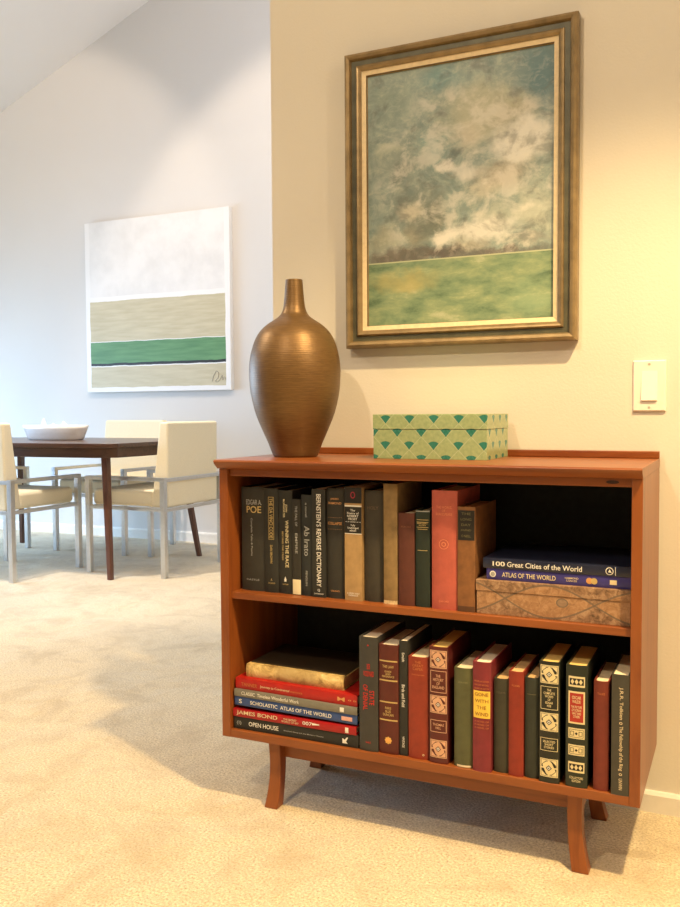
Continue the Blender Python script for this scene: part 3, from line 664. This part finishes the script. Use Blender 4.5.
# (x, z, rx, rz, colour, strength, softness)
W_ = S(222, 222, 216); CRM = S(200, 196, 180); GRY = S(120, 118, 106); DGR = S(90, 86, 80); TEA = S(76, 112, 122); GT = S(134, 148, 140)
blobs = [(.21, .25, .10, .12, TEA, .95, .2), (-.04, .27, .10, .05, S(108, 146, 150), .8, .1), (-.17, .23, .08, .07, S(132, 150, 142), .6, .1),
 (-.15, .10, .12, .10, GT, .7, .1), (-.06, .11, .05, .07, S(140, 172, 170), .7, .1),
 (.06, .18, .14, .10, S(176, 178, 156), .85, .3), (.13, .17, .08, .06, S(160, 158, 138), .7, .2), (.03, .13, .06, .05, CRM, .7, .2),
 (.16, .10, .10, .065, W_, .85, .4), (.02, .05, .07, .035, W_, .6, .3), (-.03, .06, .03, .03, W_, .8, .4), (.12, .03, .12, .055, S(164, 156, 140), .75, .2), (.07, .00, .06, .03, CRM, .6, .2),
 (-.17, .13, .05, .025, S(190, 196, 180), .6, .2), (-.15, .06, .04, .04, S(108, 120, 114), .7, .2), (-.12, -.02, .10, .07, S(116, 126, 118), .7, .2),
 (-.12, -.03, .05, .03, CRM, .75, .3), (-.05, -.05, .06, .06, S(104, 110, 100), .8, .2), (-.19, -.09, .06, .06, S(160, 158, 138), .6, .2), (-.11, -.09, .06, .05, S(150, 146, 126), .7, .2),
 (.10, -.06, .10, .04, S(176, 184, 174), .8, .2), (.06, -.09, .11, .045, W_, .8, .35), (-.03, -.10, .05, .03, W_, .8, .3), (.19, -.06, .07, .08, S(200, 204, 190), .7, .2), (.03, -.13, .07, .025, CRM, .8, .3),
 (-.12, -.145, .17, .035, S(100, 92, 84), .9, .3), (.10, -.155, .18, .022, S(104, 96, 92), .85, .2), (-.03, -.145, .06, .03, S(88, 82, 80), .8, .2), (.17, -.125, .08, .02, S(150, 146, 138), .6, .2)]
for x, z, rx, rz, cc, st, sh in blobs:
    c = mixc(nt, mth(nt, 'MULTIPLY', blob(x, z, rx, rz, sh), st), c, cc)
c = mixc(nt, mth(nt, 'MULTIPLY', ramp(nt, fn2, [(.5, (0, 0, 0)), (.7, (1, 1, 1))]), .20), c, S(226, 222, 204))
c = mixc(nt, mth(nt, 'MULTIPLY', ramp(nt, fn2, [(.3, (1, 1, 1)), (.48, (0, 0, 0))]), .14), c, S(92, 100, 94))
pf = noise(nt, vm('MULTIPLY', v0, (1, 1, 1.25)).outputs[0], 12, 7, .62, .35)
pm = blob(.03, .02, .27, .27, .7)
c = mixc(nt, mth(nt, 'MULTIPLY', mth(nt, 'MULTIPLY', pm, ramp(nt, pf, [(.50, (0, 0, 0)), (.60, (1, 1, 1))])), .50), c, S(222, 220, 212))
c = mixc(nt, mth(nt, 'MULTIPLY', ramp(nt, pf, [(.36, (1, 1, 1)), (.46, (0, 0, 0))]), .50), c, S(88, 94, 92))
# field
gn = noise(nt, vm('MULTIPLY', v0, (1, 1, 2.6)).outputs[0], 11, 7, .7, .15)
g = ramp(nt, gn, [(.30, S(82, 108, 84)), (.45, S(118, 142, 112)), (.58, S(142, 158, 122)), (.72, S(178, 184, 152))])
g = mixc(nt, mth(nt, 'MULTIPLY', blob(-.13, -.20, .12, .035, .1), .6), g, S(180, 166, 104))
g = mixc(nt, mth(nt, 'MULTIPLY', blob(.19, -.26, .10, .05, .1), .5), g, S(140, 168, 136))
HZ = 1.2815-czp
isg = mth(nt, 'LESS_THAN', sp.outputs[2], HZ)
c = mixc(nt, isg, c, g)
c = mixc(nt, mth(nt, 'MULTIPLY', mth(nt, 'LESS_THAN', mth(nt, 'ABSOLUTE', mth(nt, 'SUBTRACT', sp.outputs[2], HZ)), .0016), .85), c, S(186, 192, 160))
nt.links.new(c, b.inputs['Base Color']); b.inputs['Roughness'].default_value = .5
bump(nt, b, mth(nt, 'ADD', fn2, mth(nt, 'MULTIPLY', noise(nt, v0, 500, 2), .3)), .25, .0015)
cv = MB().box((-hw+FW-.004, -.011, -hh_+FW-.004), (hw-FW+.004, -.003, hh_-FW+.004)).build('canvas', m, pic); cv.location = (0, 0, hh_)

# ------------------------------------------------------------------ light switch
sw = empty('light_switch', (-.1944, YW, 1.0209-.057)); tag(sw, 'white rocker light switch on the wall above the right end of the bookcase', 'light switch')
m_pl = plain('switch_white', (.84, .80, .72), .3, var=.01)
MB().loft([[(-.035, 0, -.057), (.035, 0, -.057), (.035, 0, .057), (-.035, 0, .057)], [(-.035, -.003, -.057), (.035, -.003, -.057), (.035, -.003, .057), (-.035, -.003, .057)], [(-.0325, -.0065, -.0545), (.0325, -.0065, -.0545), (.0325, -.0065, .0545), (-.0325, -.0065, .0545)]]).build('plate', m_pl, sw, .0008)
MB().prism([(-.0062, -.0333), (-.0115, -.0325), (-.0085, 0), (-.0068, .0325), (-.0062, .0333)], 'x', -.0165, .0165).build('rocker', plain('rocker_white', (.90, .87, .80), .25, var=.01), sw, .0005)
for zz in (-.048, .048):
    ring = [(.003*math.cos(PI*i/6), -.0064, zz+.003*math.sin(PI*i/6)) for i in range(12)]
    MB().loft([ring, [(p[0]*.9, -.0072, zz+(p[2]-zz)*.9) for p in ring]]).build('screw', plain('screw_grey', (.55, .52, .46), .4, .3), sw)

# ------------------------------------------------------------------ striped canvas on the dining wall
QL, QR, QT, QB = -4.4277, -3.1843, 2.3046, 1.0665
qc, qz = (QL+QR)/2, (QT+QB)/2
m, nt, b = newmat('striped_canvas'); v = coords(nt)
sp = nd(nt, 'ShaderNodeSeparateXYZ'); nt.links.new(v, sp.inputs[0]); x_ = sp.outputs[0]
wob = mth(nt, 'MULTIPLY', mth(nt, 'SUBTRACT', noise(nt, v, 7, 3), .5), .015)
z_ = mth(nt, 'ADD', sp.outputs[2], wob)
nn = noise(nt, vm('MULTIPLY', v, (1, 1, 5)).outputs[0] if False else v, 5, 5, .6)
wht = (.83, .82, .80)
c = ramp(nt, nn, [(.3, (.70, .69, .67)), (.6, (.80, .79, .77))])
c = mixc(nt, mth(nt, 'GREATER_THAN', mth(nt, 'ABSOLUTE', mth(nt, 'ADD', x_, wob)), .580), c, wht)
st = noise(nt, coords(nt, (1, 1, 9)), 5, 4)
beige = ramp(nt, st, [(.3, (.50, .44, .28)), (.7, (.60, .54, .37))]); green = ramp(nt, st, [(.3, (.085, .22, .085)), (.7, (.14, .31, .125))])
inx = mth(nt, 'LESS_THAN', mth(nt, 'ABSOLUTE', mth(nt, 'ADD', x_, wob)), .583)
def strip(c, z0, z1, col, w_=1):
    f_ = mth(nt, 'MULTIPLY', mth(nt, 'MULTIPLY', mth(nt, 'GREATER_THAN', z_, z0-qz), mth(nt, 'LESS_THAN', z_, z1-qz)), inx)
    return mixc(nt, f_, c, col)
c = strip(c, 1.06, 1.76, wht)
c = strip(c, 1.435, 1.726, beige); c = strip(c, 1.277, 1.430, green); c = strip(c, 1.100, 1.250, beige); c = strip(c, 1.258, 1.277, (.018, .016, .012))
nt.links.new(c, b.inputs['Base Color']); b.inputs['Roughness'].default_value = .55; bump(nt, b, st, .2, .002)
q = MB().box(((QL-QR)/2, -.038, (QB-QT)/2), ((QR-QL)/2, -.0005, (QT-QB)/2)).build('canvas_painting', m, None, .002); q.location = (qc, YD, qz)
tag(q, 'unframed square canvas with beige, green and white stripes on the dining wall', 'painting')
sg = D.curves.new('signature', 'CURVE'); sg.dimensions = '3D'; sg.bevel_depth = .002
s1 = sg.splines.new('BEZIER'); P_ = [(-.05, -.03), (-.03, .02), (-.01, .04), (0, 0), (-.02, -.03), (.02, -.01), (.03, .01), (.035, -.02), (.05, .0), (.06, -.02)]
s1.bezier_points.add(len(P_)-1)
for bp_, (a, c_) in zip(s1.bezier_points, P_): bp_.co = (a, 0, c_); bp_.handle_left_type = bp_.handle_right_type = 'AUTO'
sg.materials.append(plain('signature_grey', (.36, .34, .28), .6)); t_ = D.objects.new('t', sg); COL.objects.link(t_); bpy.context.view_layer.update(); sm_ = D.meshes.new_from_object(t_.evaluated_get(bpy.context.evaluated_depsgraph_get())); D.objects.remove(t_); so = D.objects.new('signature', sm_); link(so, q); so.location = (.52, -.0385, -.530)

# ------------------------------------------------------------------ dining table
tbl = empty('dining_table', (-3.885, 4.22, 0)); tag(tbl, 'dark walnut dining table with angled legs, in front of the striped canvas', 'table')
def top_poly(ex, ey, bow, rad=.05):
    pts = []
    cs = [(-ex, -ey), (ex, -ey), (ex, ey), (-ex, ey)]
    for i in range(4):
        a = Vector(cs[i]); b_ = Vector(cs[(i+1) % 4]); d_ = b_-a; nrm = Vector((d_.y, -d_.x)).normalized(); bw = bow*(d_.length/1.7)
        for j in range(1, 16):
            t = j/16; p = a+d_*t+nrm*bw*(1-(2*t-1)**2); pts.append((p.x, p.y))
    return pts
MB().prism(top_poly(.785, .46, .04), 'z', .722, .747).build('tabletop', walnut_x, tbl, .003)
ap = MB(); P1 = top_poly(.77, .445, .04); ap.prism(P1, 'z', .668, .722)
ap.build('apron', walnut_x, tbl, .002)
for sx in (-1, 1):
    for sy in (-1, 1):
        x1, y1 = sx*.745, sy*.43; x0, y0 = sx*.665, sy*.355
        def sq(x, y, r, z): return [(x-r, y-r, z), (x+r, y-r, z), (x+r, y+r, z), (x-r, y+r, z)]
        MB().loft([sq(x1, y1, .0135, 0), sq(x0, y0, .019, .668)]).build('leg', walnut_z, tbl, .003)

# ------------------------------------------------------------------ dining chairs
chrome = plain('brushed_steel', (.62, .63, .64), .28, .85, var=.05)
uph = plain('cream_upholstery', (.80, .70, .49), .75, var=.05, scale=200, bmp=.2)
def make_chair():
    # faces +y locally; width along x (.60), depth .50
    r = empty('dining_chair')
    t = .030; hw_ = .30; fy = .275; ry = -.275
    for sx in (-1, 1):
        xo = sx*(hw_-t/2)
        MB().box((xo-t/2, fy-t, 0), (xo+t/2, fy, .535)).build('leg', chrome, r, .002)
        MB().box((xo-t/2, ry, 0), (xo+t/2, ry+t, .535)).build('leg', chrome, r, .002)
        MB().box((xo-t/2, ry, .535), (xo+t/2, fy, .556)).build('armrest', chrome, r, .002)
        MB().box((xo-.010, ry+t, .368), (xo+.010, fy-t, .388)).build('side_rail', chrome, r, .002)
    MB().box((-hw_+t, ry, .530), (hw_-t, ry+.010, .552)).build('back_bar', chrome, r, .002)
    MB().box((-hw_+t, ry, .366), (hw_-t, ry+.012, .386)).build('back_bar', chrome, r, .002)
    MB().box((-hw_+t, fy-.022, .366), (hw_-t, fy-.004, .386)).build('front_rail', chrome, r, .002)
    MB().box((-.255, -.17, .388), (.255, .260, .480)).build('seat', uph, r, .022, 5)
    # back: slab thicker at the base
    lo = [(-.252, -.262, .386), (.252, -.262, .386), (.252, -.150, .386), (-.252, -.150, .386)]
    hi = [(-.250, -.272, .862), (.250, -.272, .862), (.250, -.212, .862), (-.250, -.212, .862)]
    MB().hexa(lo, hi).build('backrest', uph, r, .014, 4)
    return r
GC = 'cream dining chairs around the table'
proto = make_chair()
spots = [(-3.152, 4.228, PI/2, 'cream dining chair at the right end of the table, its back to the bookcase'),
         (-3.880, 4.745, PI, 'cream dining chair across the table, under the striped canvas, facing the camera'),
         (-3.861, 3.777, 0, 'cream dining chair nearest the camera, cut off by the left edge of the photo'),
         (-4.690, 4.215, -PI/2, 'dining chair at the far left end of the table, only its grey front post showing')]
for i, (x, y, rz, lab) in enumerate(spots):
    o = proto if i == 0 else copy_tree(proto)
    o.location = (x, y, 0); o.rotation_euler = (0, 0, rz); tag(o, lab, 'chair', GC)

# ------------------------------------------------------------------ oval dish on the table
m_por = plain('white_porcelain', (.88, .85, .80), .25, var=.02)
dish = empty('serving_dish', (-3.925, 4.24, .747)); tag(dish, 'oval white dish with small knobs along its rim on the dining table', 'dish')
def oval(rx, ry, z, n=48): return [(rx*math.cos(2*PI*i/n), ry*math.sin(2*PI*i/n), z) for i in range(n)]
MB().loft([oval(.205, .075, 0), oval(.218, .085, .012), oval(.243, .10, .070), oval(.252, .105, .092), oval(.246, .10, .092), oval(.235, .09, .080), oval(.20, .07, .04)]).build('bowl', m_por, dish, smooth=True)
for x, h in ((-.075, .075), (0, .045), (.085, .058), (.10, .045)):
    p = lathe('shell', [(.010, .0), (.016, .008), (.013, h*.6), (.007, h*.9), (.001, h)], m_por, dish, 16); p.location = (x, -.02, .060)
MB().loft([oval(.225, .08, .060), oval(.232, .086, .076)]).build('filling', m_por, dish)

# ------------------------------------------------------------------ recessed lamp housings
m_can = plain('lamp_trim_white', (.85, .84, .82), .4, var=.01)
def can(x, y, z, label, tilt=0):
    r = empty('recessed_lamp', (x, y, z)); tag(r, label, 'lamp', 'recessed ceiling lamps')
    ro, ri = .085, .07; n = 32; v_ = []; f_ = []
    for rr_, zz in ((ri, 0), (ro, 0), (ro, -.006), (ri, -.006)):
        v_ += [(rr_*math.cos(2*PI*i/n), rr_*math.sin(2*PI*i/n), zz) for i in range(n)]
    for k2 in range(4):
        for i in range(n): f_.append([k2*n+i, k2*n+(i+1) % n, ((k2+1) % 4)*n+(i+1) % n, ((k2+1) % 4)*n+i])
    o = meshobj('trim_ring', v_, f_, m_can, r); r.rotation_euler = (0, tilt, 0)
for i, cpos in enumerate((CAN1, CAN2, CAN3, CAN4)):
    can(cpos[0], cpos[1], 2.749, 'round white recessed lamp in the flat ceiling, ' + ('right of the bookcase', 'in front of the painting', 'left of the bookcase', 'behind the viewer')[i])
for x, y in (VA, VB, VC):
    can(x, y, vz(x)-.002, 'round white recessed lamp in the sloped ceiling, ' + ('farthest left' if x < -4 else 'nearest the passage' if x > -3 else 'over the table'), -math.atan(.3975))
